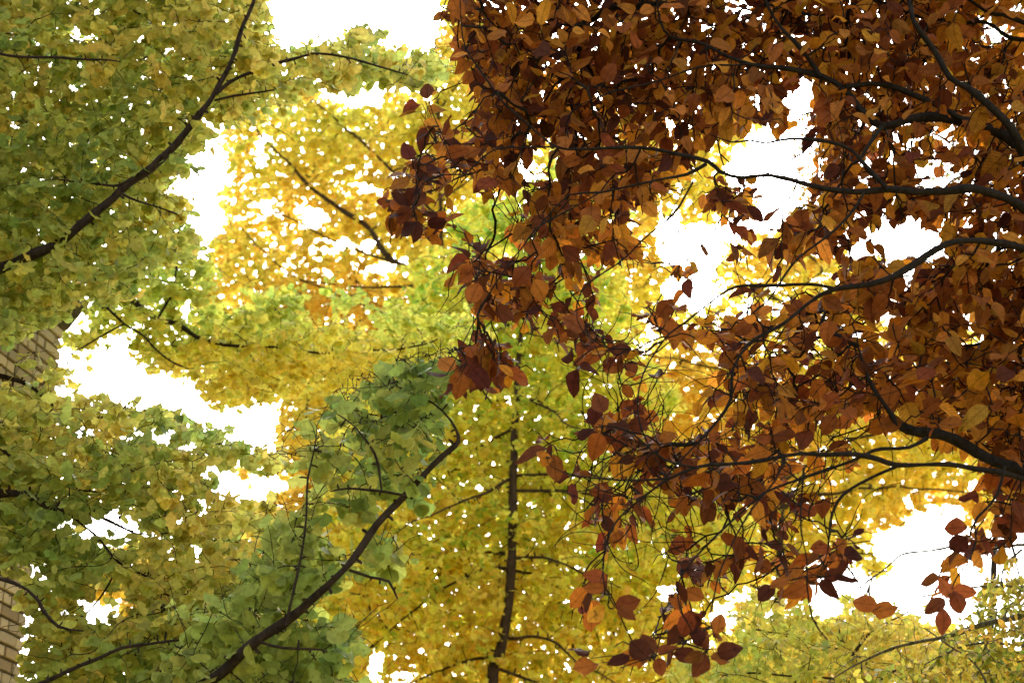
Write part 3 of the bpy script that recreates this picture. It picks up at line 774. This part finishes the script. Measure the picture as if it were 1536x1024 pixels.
    t.limb([(80, 385, 7), (130, 432, 5), (160, 460, 5), (187, 486, 4), (216, 503, 4), (250, 540, 3), (275, 550, 3)], False, Y=9.5, sub=mb)
    t.limb([(187, 486, 4), (150, 505, 3), (115, 525, 3), (92, 540, 2)], False, Y=9.5, sub=mb)
    t.limb([(238, 481, 6), (258, 440, 4), (265, 400, 3), (270, 370, 2)], False, Y=9.8, sub=mb)
    ids = np.arange(t.n_limb)
    up = [0, 1, 2, 3]; lo = [4, 5, 6, 7, 8]
    t.grow(G_up, 6.71, 8.4, .047, 70, 2.9, 21, (150, 0, 300, 0), cluster=3, limbs=up, flow=(.95, -.1, -.22), aniso=.42, nthr=.97, keep=.35)
    t.grow(G_low, 6.7, 8.1, .047, 68, 2.4, 22, (150, 0, 0, 120), cluster=3, limbs=lo, flow=(.95, -.1, -.18), aniso=.42, nthr=1.06, keep=.35)
    t.grow(G_near, 4.9, 5.7, .048, 56, 1.5, 23, (0, 0, 0, 130), cluster=3, yfun=lambda px, py: .38 * min(1, max(0, (560 - px) / 270)), limbs=[9], keep=.3, soft=.35)
    t.grow(G_mid, 9.6, 11.0, .044, 85, 3.3, 24, (0, 0, 0, 0), cluster=3, limbs=[10], flow=(.95, 0, -.3), aniso=.42, keep=.35)
    def pal(pos):
        px, py, d = proj(pos)
        near = (pos[:, 1] < 5.8); mid = pos[:, 1] > 9
        c = pick(pos, YG, 1.6, .12, 3)
        cn = pick(pos, [(.17, .27, .055), (.26, .36, .065), (.38, .43, .075), (.52, .49, .085)], 1.8, .12, 4, spread=.7)
        cm = pick(pos, [(.42, .56, .08), (.60, .66, .09), (.80, .75, .10), (.88, .72, .10)], 1.4, .1, 5, bias=np.clip((py - 440) / 150, 0, 1))
        # the near bough fades to the common olive down to the left
        w = np.clip((px - 330) / 160, 0, 1)[:, None]
        c = np.where(near[:, None], cn * w + pick(pos, [(.27, .37, .07), (.38, .44, .08), (.52, .51, .09)], 1.6, .12, 6) * (1 - w), c)
        return np.where(mid[:, None], cm, c)
    t.finish(pal, .3, .2, .14)
left_ginkgo()

SPRIGS = [(655, 215, 4.68, [(640, 135, 80), (618, 160, 200), (655, 162, 20), (612, 172, 210), (648, 190, 330), (632, 205, 240)]),
          (630, 270, 4.68, [(612, 228, 110), (598, 258, 190), (600, 275, 200), (640, 262, 20), (650, 250, 50), (618, 290, 230)]),
          (622, 325, 4.68, [(598, 303, 150), (596, 320, 185), (630, 300, 70), (640, 315, 20), (655, 335, 350), (625, 345, 270), (612, 345, 220)]),
          (715, 420, 4.7, [(698, 372, 110), (688, 395, 180), (725, 372, 60), (700, 412, 200), (712, 440, 250)]),
          (823, 688, 4.7, [(806, 668, 160), (812, 688, 190), (832, 700, 270)]), (700, 545, 4.7, [(655, 565, 190), (670, 545, 130), (690, 575, 250), (720, 565, 300), (668, 585, 220)]),
          (905, 640, 4.7, [(900, 605, 100), (880, 650, 200), (925, 640, 20), (895, 665, 250)]), (862, 545, 4.7, [(848, 530, 150), (858, 568, 250), (885, 548, 0)]),
          (912, 905, 4.75, [(895, 862, 170), (892, 882, 190), (895, 920, 215), (938, 905, 15), (940, 918, 330)]),
          (1035, 950, 4.75, [(1018, 895, 120), (1040, 890, 330), (1012, 925, 200), (1030, 935, 250), (1048, 955, 300), (1015, 950, 230)]),
          (975, 985, 4.75, [(972, 965, 100), (930, 985, 180), (945, 990, 200), (990, 1000, 280), (958, 972, 150), (1000, 975, 20), (880, 1000, 190), (870, 972, 130)]),
          (1060, 975, 4.75, [(1078, 935, 80), (1042, 985, 200), (1052, 995, 250), (1080, 982, 15), (1030, 982, 190), (1092, 975, 10)]),
          (1235, 865, 4.7, [(1222, 880, 260), (1250, 862, 10), (1268, 870, 350), (1218, 835, 60), (1240, 880, 300), (1195, 885, 200), (1170, 872, 190), (1150, 888, 200)]),
          (1255, 820, 4.7, [(1282, 802, 30), (1262, 822, 330), (1282, 828, 0), (1232, 822, 200)]), (1310, 915, 4.7, [(1322, 917, 0), (1298, 905, 170)]),
          (1425, 890, 4.7, [(1395, 866, 170), (1420, 882, 100), (1438, 900, 300), (1405, 905, 210), (1445, 885, 10), (1420, 925, 300)]),
          (1465, 808, 4.75, [(1448, 808, 200), (1475, 805, 330), (1500, 795, 10), (1485, 815, 340), (1435, 790, 170), (1470, 838, 30)]),
          (1480, 752, 4.8, [(1455, 745, 190), (1500, 740, 20), (1470, 765, 250), (1510, 770, 330), (1525, 785, 300)])]
# ------------------------------------------------------------------ copper beech on the right
def beech():
    x0, y0 = 2.35, 5.3
    t = Tree("beech_tree", "copper brown beech with dark twisting boughs, nearest the camera", (x0, y0, 0), M_beech, B_beech, 'beech')
    t.trunk([(x0, y0, -.15, .3), (x0, y0, .2, .2), (x0, y0, 1.2, .16), (x0 - .05, y0, 2.2, .14), (x0 + .02, y0, 3.4, .12), (x0 + .05, y0, 4.6, .08), (x0 + .1, y0, 6, .04)], 14)
    t.yoff = -.16
    Y = 5.0
    a = t.limb([(1620, 330, 5.2, 30), (1570, 262, 5.1, 27), (1536, 224, Y, 25), (1510, 203, Y, 24), (1480, 190, Y, 22), (1454, 183, Y, 21), (1425, 179, Y, 19), (1397, 177, Y, 18), (1361, 183, Y, 16), (1325, 191, Y, 14), (1297, 169, Y, 13),
            (1261, 129, Y, 13), (1224, 110, Y, 12), (1176, 98, Y, 10), (1124, 93, Y, 8), (1080, 80, Y, 7), (1045, 61, Y, 7), (1010, 50, Y, 5), (990, 15, Y, 4), (975, -60, Y, 3)], k=10)
    t.limb([(1452, 181, 13), (1413, 160, 13), (1373, 140, 12), (1349, 126, 11), (1317, 121, 10), (1265, 128, 10)], False, Y=4.98, sub=a)
    t.limb([(1226, 112, 9), (1204, 80, 9), (1184, 55, 8), (1160, 30, 6), (1130, -40, 4)], False, Y=4.98, sub=a)
    t.limb([(1122, 93, 5), (1060, 100, 4), (990, 122, 4), (930, 135, 3), (870, 160, 2)], False, Y=4.9, sub=a)
    b = t.limb([(1590, 330, 5.1, 20), (1530, 212, 4.9, 17), (1486, 157, 4.85, 14), (1455, 132, 4.85, 13), (1429, 117, 4.85, 12), (1405, 76, 4.85, 11), (1373, 32, 4.8, 9), (1358, -15, 4.8, 8), (1340, -90, 4.8, 5)], k=9)
    t.limb([(1640, 100, 5.2, 14), (1580, 55, 5.1, 12), (1536, 36, 5.1, 10), (1502, 24, 5.1, 9), (1478, 20, 5.1, 7), (1430, -20, 5.1, 4)])
    t.limb([(1650, 120, 5.3, 14), (1590, 66, 5.2, 10), (1536, 62, 5.2, 9), (1510, 56, 5.2, 8), (1486, 40, 5.2, 8), (1446, 30, 5.2, 7), (1381, 24, 5.2, 6), (1340, 12, 5.2, 6), (1305, 6, 5.2, 5), (1240, 18, 5.2, 4), (1190, 40, 5.2, 3)])
    c = t.limb([(1640, 390, 5.1, 28), (1580, 335, 5.0, 22), (1536, 313, 4.9, 20), (1502, 297, 4.85, 18), (1462, 283, 4.8, 17), (1421, 285, 4.8, 16), (1373, 285, 4.8, 15), (1333, 281, 4.8, 14), (1293, 286, 4.8, 13), (1245, 287, 4.8, 11),
            (1196, 277, 4.8, 9), (1156, 269, 4.8, 8), (1124, 271, 4.8, 8), (1110, 272, 4.8, 8), (1080, 259, 4.8, 7), (1060, 245, 4.8, 8), (1000, 233, 4.8, 7), (955, 225, 4.8, 7), (875, 222, 4.8, 5), (840, 220, 4.8, 5),
            (810, 205, 4.8, 4), (770, 165, 4.8, 4), (740, 125, 4.8, 4), (700, 70, 4.8, 3), (695, 20, 4.8, 2), (694, -50, 4.8, 2)], k=10)
    t.limb([(1332, 281, 9), (1297, 245, 9), (1277, 225, 7), (1237, 213, 7), (1184, 209, 6), (1148, 217, 4), (1124, 213, 4), (1095, 217, 3), (1060, 208, 2)], False, Y=4.78, sub=c)
    t.limb([(1325, 191, 9), (1312, 208, 8), (1299, 226, 8), (1290, 240, 7)], False, Y=4.82, sub=c)
    t.limb([(1060, 246, 7), (1035, 258, 6), (1000, 266, 5), (950, 280, 5), (895, 290, 4), (850, 292, 3), (815, 330, 3), (805, 360, 2)], False, Y=4.76, sub=c)
    t.limb([(1296, 288, 5), (1275, 320, 5), (1240, 355, 5), (1200, 385, 4), (1180, 410, 4), (1160, 440, 3), (1130, 470, 2)], False, Y=4.7, sub=c)
    t.limb([(840, 220, 3), (790, 222, 3), (740, 225, 3), (715, 245, 3), (700, 262, 3), (670, 262, 3), (640, 275, 3), (625, 300, 2), (618, 325, 2)], False, Y=4.7, sub=c)
    t.limb([(700, 262, 3), (680, 235, 2), (665, 200, 2), (648, 165, 2), (640, 135, 1)], False, Y=4.68, sub=c)
    t.limb([(895, 290, 3), (820, 330, 3), (790, 370, 3), (760, 400, 3), (735, 430, 3), (715, 470, 2), (690, 520, 2), (670, 560, 2)], False, Y=4.72, sub=c)
    t.limb([(1043, 270, 4), (1010, 320, 4), (980, 350, 3), (940, 385, 3), (905, 410, 3), (875, 440, 3), (870, 480, 2), (895, 520, 2), (905, 545, 2)], False, Y=4.68, sub=c)
    d = t.limb([(1650, 430, 5.2, 24), (1590, 385, 5, 16), (1536, 372, 4.9, 14), (1486, 362, 4.85, 14), (1438, 364, 4.8, 13), (1405, 378, 4.8, 13), (1370, 398, 4.8, 12), (1339, 412, 4.8, 12), (1303, 424, 4.8, 11), (1255, 437, 4.8, 10),
            (1218, 458, 4.8, 8), (1184, 480, 4.8, 7), (1150, 500, 4.8, 7), (1124, 520, 4.8, 6), (1100, 552, 4.8, 6), (1092, 600, 4.8, 6), (1070, 635, 4.8, 5), (1030, 680, 4.8, 4), (995, 715, 4.8, 3)], k=9)
    t.limb([(1254, 438, 7), (1202, 427, 6), (1160, 421, 6), (1120, 422, 5), (1095, 436, 5), (1068, 462, 4), (1030, 485, 4), (1000, 500, 4), (978, 525, 3), (958, 560, 3), (948, 600, 3), (952, 640, 3), (975, 685, 2), (998, 715, 2)], False, Y=4.76, sub=d)
    e = t.limb([(1680, 800, 5.3, 30), (1600, 740, 5.1, 24), (1536, 705, 5, 20), (1510, 697, 5, 20), (1483, 687, 5, 20), (1458, 673, 5, 20), (1435, 660, 5, 20), (1410, 651, 5, 19), (1387, 648, 5, 19), (1360, 642, 5, 17), (1345, 634, 5, 14), (1330, 612, 5, 9), (1312, 585, 5, 8), (1297, 555, 5, 6), (1285, 520, 5, 4)], k=10)
    f = t.limb([(1680, 800, 5.2, 20), (1600, 735, 5, 13), (1536, 716, 4.9, 10), (1495, 708, 4.85, 10), (1459, 703, 4.85, 9), (1425, 693, 4.8, 9), (1387, 693, 4.8, 8), (1350, 693, 4.8, 9), (1321, 685, 4.8, 9), (1285, 682, 4.8, 9), (1244, 684, 4.8, 8),
            (1200, 680, 4.8, 7), (1165, 685, 4.8, 7), (1124, 693, 4.8, 7), (1080, 697, 4.8, 6), (1050, 700, 4.8, 6), (1000, 718, 4.8, 5), (960, 745, 4.8, 4), (925, 780, 4.8, 3), (910, 830, 4.8, 3), (908, 880, 4.8, 2), (920, 915, 4.8, 2)], k=9)
    t.limb([(1390, 654, 8), (1365, 664, 7), (1335, 666, 7), (1310, 672, 6), (1280, 692, 6), (1240, 708, 6), (1200, 718, 5), (1150, 735, 4), (1110, 775, 4), (1070, 815, 4), (1035, 850, 3), (1015, 880, 3), (1020, 920, 3), (1035, 945, 2), (1020, 970, 2), (980, 985, 2), (930, 1000, 2)], False, Y=4.85, sub=f)
    t.limb([(1345, 695, 6), (1320, 708, 5), (1280, 735, 5), (1260, 755, 5), (1245, 790, 4), (1240, 830, 3), (1230, 860, 2)], False, Y=4.85, sub=f)
    t.limb([(1180, 682, 5), (1165, 720, 4), (1130, 770, 3), (1085, 850, 3), (1072, 900, 3), (1068, 930, 2), (1080, 960, 2)], False, Y=4.7, sub=f)
    t.limb([(1210, 700, 4), (1205, 760, 3), (1210, 840, 3), (1206, 880, 3), (1215, 930, 3), (1240, 960, 2)], False, Y=4.7, sub=f)
    t.limb([(1510, 700, 6), (1498, 740, 5), (1475, 770, 4), (1462, 790, 4), (1465, 820, 3), (1450, 850, 2)], False, Y=4.8, sub=e)
    t.limb([(1050, 700, 5), (990, 690, 4), (940, 650, 3), (900, 640, 2)], False, Y=4.7, sub=f)
    t.limb([(1000, 718, 4), (930, 722, 3), (860, 720, 3), (825, 705, 2), (818, 690, 2)], False, Y=4.72, sub=f)
    t.grow(G_beech, 4.72, 6.2, .078, 20, 2.35, 31, (0, 300, 330, 0), zig=.006, nthr=.95, sag=.1, ns=50, reach=2, area=.24, cell=12, rtwig=.0021, keep=.22, soft=.42, tipext=.06, minstep=.05, max_shoots=9000)
    for a_ in SPRIGS: t.sprig(*a_)
    t.bare(420, .08, .26, 77, .0019, front=.9, curl=.5)
    t.bare(330, .10, .34, 78, .0019, front=.9, curl=.6, box=(880, 480, 1330, 860))
    def pal(pos):
        px, py, d = proj(pos)
        return pick(pos, [(.06, .018, .012), (.15, .045, .018), (.29, .10, .025), (.44, .185, .034), (.56, .28, .045)], 2.0, .18, 9,
                    bias=np.clip(.33 + (px - 1000) / 2200 + (300 - py) / 2600, 0, 1), spread=.9)
    t.finish(pal, .55, .18, .18)
beech()

# ------------------------------------------------------------------ ginkgos further back
def centre():
    Y = 12.8
    tr = vtrunk([(741, 1030, 19), (750, 985, 17), (765, 900, 15), (772, 800, 14), (771, 700, 13), (770, 640, 12), (775, 590, 10), (783, 500, 7), (792, 400, 5), (798, 300, 3)], Y, .11)
    t = Tree("ginkgo_tree", "yellow green ginkgo with straight dark leader rising between the near bough and the beech", (tr[0][0], Y, 0), M_gink, B_gold, 'ginkgo_far')
    t.trunk(tr)
    for rows in ([(767, 830), (735, 828), (690, 834), (640, 850)], [(767, 852), (720, 856), (650, 892), (600, 932), (560, 968)], [(772, 835), (820, 838), (875, 858), (930, 880)],
                 [(772, 855), (812, 864), (850, 892), (885, 930)], [(770, 715), (715, 742), (650, 770), (590, 800)], [(772, 640), (720, 670), (660, 690), (600, 720)],
                 [(773, 712), (850, 712), (905, 716), (960, 720)], [(773, 735), (870, 738), (930, 760), (990, 800)], [(778, 592), (830, 620), (860, 640), (920, 650)],
                 [(747, 985), (700, 990), (640, 1015), (590, 1040)], [(755, 955), (820, 960), (880, 1000), (940, 1030)], [(782, 500), (830, 510), (890, 540)],
                 [(784, 480), (730, 500), (650, 510), (580, 520)], [(792, 400), (740, 420), (700, 440)], [(793, 390), (850, 395), (900, 410)], [(750, 1000), (830, 1030), (930, 1060)], [(747, 1040), (670, 1060), (560, 1080)]):
        w = np.linspace(6 if rows[0][1] > 600 else 4, 1.6, len(rows)); yy = Y + rng.uniform(-1.2, .9)
        t.limb([(a, b, Y + (yy - Y) * i / (len(rows) - 1), w[i]) for i, (a, b) in enumerate(rows)], False)
    t.grow(G_centre, 12.6, 14.8, .048, 110, 4.3, 41, (0, 0, 0, 150), cluster=4, ns=50, cell=12, area=.45, rtwig=.0016, keep=.3, aniso=.4, max_shoots=6000)
    t.finish(lambda p: pick(p, [(.38, .64, .08), (.64, .78, .09), (.82, .82, .10), (.92, .84, .11), (.94, .82, .10), (.94, .70, .09)], 1.6, .12, 12,
             bias=np.clip((proj(p)[1] - 150) / 1000, 0, 1), spread=.8), .25, .2, .12)
    # second half of the crown colour: see palette
def gold(label, trunk, Y, gr, limbs, G, seed, ylo, yhi, pal, margin, group="golden ginkgos in the background", tau=5.2):
    tr = vtrunk(trunk, Y, gr)
    t = Tree("ginkgo_tree", label, (tr[0][0], Y, 0), M_gink, B_gold, 'ginkgo_far', group)
    t.trunk(tr)
    for rows in limbs: t.limb(rows, False, Y=Y)
    t.grow(G, ylo, yhi, .049, 120, tau, seed, margin, cluster=4, ns=56, nthr=1.36, area=.45, cell=12, rtwig=.0018, keep=.25, aniso=.36, flow=(.9, 0, -.3), max_shoots=6000, reach=2.5)
    t.finish(pal, .25, .2, .12)
centre()
gold("golden ginkgo with arching brown bough seen against the white sky", [(702, 1030, 13), (688, 780, 11), (672, 560, 9), (662, 330, 7), (655, 150, 4), (652, 40, 3)], 16.5, .13,
     [[(668, 430, 12), (640, 410, 11), (600, 396, 11), (575, 376, 11), (560, 350, 10), (545, 335, 9), (520, 320, 9), (500, 305, 8), (465, 280, 7), (430, 240, 5), (395, 205, 4), (380, 185, 3)],
      [(664, 330, 5), (620, 290, 5), (580, 248, 5), (545, 215, 5), (510, 185, 4), (470, 150, 3)],
      [(668, 425, 5), (640, 426, 4), (590, 432, 4), (520, 428, 3), (450, 420, 2)],
      [(680, 700, 9), (620, 665, 9), (568, 622, 9), (542, 592, 8), (515, 574, 6), (470, 540, 4), (400, 500, 3), (340, 470, 2)],
      [(657, 170, 4), (690, 120, 3), (720, 80, 2)], [(672, 520, 6), (600, 480, 5), (500, 440, 3), (420, 400, 3), (360, 340, 2)],
      [(662, 300, 4), (720, 260, 3), (780, 240, 2)], [(600, 396, 5), (520, 370, 4), (440, 330, 3), (380, 300, 2)]],
     G_gold, 51, 16.4, 18.6, lambda p: pick(p, GOLD, .7, .09, 15), (0, 0, 120, 0))
gold("orange golden ginkgo showing low down between the green boughs by the building", [(352, 1030, 11), (350, 900, 8), (352, 830, 6)], 15.5, .12,
     [[(351, 980, 5), (420, 900, 4), (470, 820, 3), (480, 720, 3), (460, 640, 2)], [(351, 900, 5), (280, 860, 4), (180, 850, 3), (120, 860, 2)], [(352, 1010, 4), (260, 980, 3), (210, 960, 2)], [(352, 840, 4), (400, 790, 3), (420, 700, 2)],
      [(352, 1000, 4), (450, 960, 4), (560, 900, 3)]],
     G_gold_low, 52, 15.4, 17.2, lambda p: pick(p, [(.84, .76, .09), (.90, .74, .09), (.92, .68, .08), (.92, .60, .07)], .8, .09, 16), (0, 0, 0, 120))
gold("golden ginkgo glowing behind the lower boughs of the beech", [(1168, 1030, 14), (1172, 800, 11), (1178, 600, 8), (1184, 450, 5)], 15.8, .14,
     [[(1174, 760, 7), (1250, 740, 6), (1330, 730, 4), (1420, 735, 3), (1500, 745, 2)], [(1175, 720, 6), (1280, 660, 5), (1400, 630, 4), (1500, 620, 2)], [(1172, 800, 6), (1090, 760, 5), (1000, 720, 3), (940, 680, 2)],
      [(1178, 600, 5), (1100, 560, 4), (1020, 540, 3), (960, 530, 2)], [(1180, 560, 5), (1260, 520, 4), (1340, 520, 3), (1440, 490, 2)], [(1184, 460, 4), (1120, 420, 3), (1000, 330, 3), (960, 250, 3), (940, 180, 2)],
      [(1170, 860, 5), (1240, 830, 4), (1310, 830, 3)], [(1184, 450, 4), (1230, 410, 3)], [(1000, 330, 3), (1040, 260, 2), (1080, 190, 2)], [(1170, 900, 5), (1100, 860, 4), (1030, 800, 3)]],
     G_right, 53, 15.7, 17.8, lambda p: pick(p, [(.80, .77, .10), (.90, .78, .10), (.93, .73, .09), (.93, .63, .08)], .7, .09, 17), (0, 420, 0, 120))

# ------------------------------------------------------------------ maples
def maple_low():
    Y = 9.2
    tr = vtrunk([(1312, 1060, 16), (1295, 1015, 12), (1275, 985, 8), (1262, 960, 5), (1255, 930, 3)], Y, .09)
    t = Tree("maple_tree", "yellow green maple with broad lobed leaves along the foot of the picture", (tr[0][0], Y, 0), M_maple, B_gink, 'maple')
    t.trunk(tr)
    for rows in ([(1278, 985, 6), (1320, 940, 4), (1370, 915, 2)], [(1270, 975, 5), (1200, 960, 4), (1130, 940, 3)], [(1295, 1015, 6), (1380, 1000, 5), (1460, 1010, 3)],
                 [(1295, 1020, 5), (1200, 1010, 4), (1100, 1010, 3)], [(1310, 1055, 5), (1400, 1060, 4), (1500, 1060, 3)], [(1312, 1058, 5), (1180, 1060, 4), (1050, 1050, 3)], [(1262, 960, 4), (1220, 930, 3), (1165, 905, 2)]):
        t.limb(rows, False, Y=Y)
    t.grow(G_maple, 8.5, 10.0, .062, 60, 3.0, 61, (0, 330, 0, 150), cluster=2, ns=44, rtwig=.0013)
    t.finish(lambda p: pick(p, [(.36, .46, .06), (.52, .54, .065), (.68, .60, .07), (.78, .56, .07)], 1.0, .12, 18), .3, .1, .12)
def maple_back():
    Y = 12.5
    tr = vtrunk([(1485, 1040, 12), (1500, 700, 10), (1500, 400, 8), (1490, 200, 5), (1485, 60, 3)], Y, .12)
    t = Tree("maple_tree", "small leaved green and red maple glimpsed through the gaps between the beech boughs", (tr[0][0], Y, 0), M_maple, B_gink, 'maple')
    t.trunk(tr)
    for rows in ([(1500, 420, 6), (1400, 370, 4), (1300, 310, 3), (1235, 290, 2), (1225, 220, 2), (1240, 160, 1)], [(1492, 220, 4), (1440, 180, 3), (1400, 140, 2)], [(1487, 90, 3), (1530, 50, 2)], [(1490, 180, 3), (1540, 150, 2)],
                 [(1300, 310, 2), (1220, 320, 2), (1190, 330, 1)]):
        t.limb(rows, False, Y=Y)
    t.grow(G_back, 12.0, 13.2, .055, 60, 2.2, 62, (0, 80, 60, 0), cluster=2, ns=40, rtwig=.0013)
    def pal(p):
        px, py, d = proj(p)
        return pick(p, [(.14, .26, .04), (.30, .36, .05), (.36, .16, .04), (.50, .22, .04), (.70, .52, .06), (.75, .56, .07)], 2.2, .15, 19, bias=np.where(px < 1300, np.clip((py - 150) / 190, 0, 1), .15), spread=.6)
    t.finish(pal, .3, .1, .12)
def corner():
    Y = 7.4; x0 = at(1700, 1000, Y)[0]
    t = Tree("hawthorn_tree", "twiggy small leaved tree with lichened bare branches reaching in under the beech", (x0, Y, 0), M_small, B_lich, 'small')
    t.trunk([(x0, Y, -.15, .13), (x0, Y, .2, .1), (x0 - .04, Y, 1.5, .08), (x0, Y, 2.8, .06), (x0 + .04, Y, 4.0, .04), (x0, Y, 4.6, .02)])
    a = t.limb([(1640, 890, 13), (1580, 905, 11), (1536, 921, 10), (1500, 933, 9), (1460, 946, 8), (1420, 956, 7), (1380, 963, 6), (1345, 972, 5), (1300, 985, 4), (1265, 1003, 3), (1240, 1018, 2)], Y=Y)
    b = t.limb([(1640, 830, 9), (1570, 822, 7), (1536, 823, 6), (1500, 826, 5), (1460, 822, 4), (1423, 818, 4), (1380, 822, 4), (1350, 829, 3.5), (1335, 842, 3), (1318, 858, 3), (1300, 872, 3), (1286, 885, 2)], Y=Y)
    t.limb([(1530, 824, 5), (1508, 845, 5), (1500, 870, 4), (1515, 910, 3), (1500, 935, 2)], False, Y=Y - .1, sub=b)
    t.limb([(1490, 1070, 4), (1478, 1020, 4), (1450, 985, 3), (1420, 962, 3), (1390, 940, 2)], False, Y=Y - .2, sub=a)
    t.limb([(1640, 980, 8), (1536, 968, 5), (1480, 966, 4), (1430, 975, 3), (1380, 1000, 2)], Y=Y + .1)
    t.limb([(1640, 900, 6), (1536, 878, 4), (1470, 880, 4), (1400, 895, 3), (1370, 902, 2)], Y=Y + .2)
    t.grow(G_corner, 7.0, 8.3, .042, 110, 2.3, 71, (0, 150, 0, 120), cluster=2, ns=36, rtwig=.0012, zig=.008, area=.3)
    # bare spiny twigs off the two long branches
    rg = np.random.default_rng(5)
    for lid, rows in ((b, [(1520, 825), (1470, 823), (1423, 818), (1380, 822), (1350, 829), (1320, 856), (1500, 826), (1445, 820)]), (a, [(1500, 933), (1460, 946), (1420, 956), (1380, 963), (1345, 972), (1300, 985), (1270, 1000)])):
        for (px, py) in rows * 2:
            p = at(px + rg.uniform(-14, 14), py, Y); q = [p]; d = rg.normal(0, 1, 3); d[1] *= .5; d /= np.linalg.norm(d); d[0] -= .4
            for i in range(5): d = d + rg.normal(0, .35, 3); d /= np.linalg.norm(d); q.append(q[-1] + d * rg.uniform(.02, .05))
            t.limb_obj[lid][1].add(q, np.linspace(.0025, .001, len(q)), 4)
    t.finish(lambda p: pick(p, [(.20, .30, .04), (.40, .42, .045), (.62, .52, .05), (.74, .48, .05)], 2.0, .15, 20), .2, .1, .05)
maple_low(); maple_back(); corner()
print("script time %.1f" % (time.time() - T0), "polys", sum(len(o.data.polygons) for o in S.objects if o.type == 'MESH'))
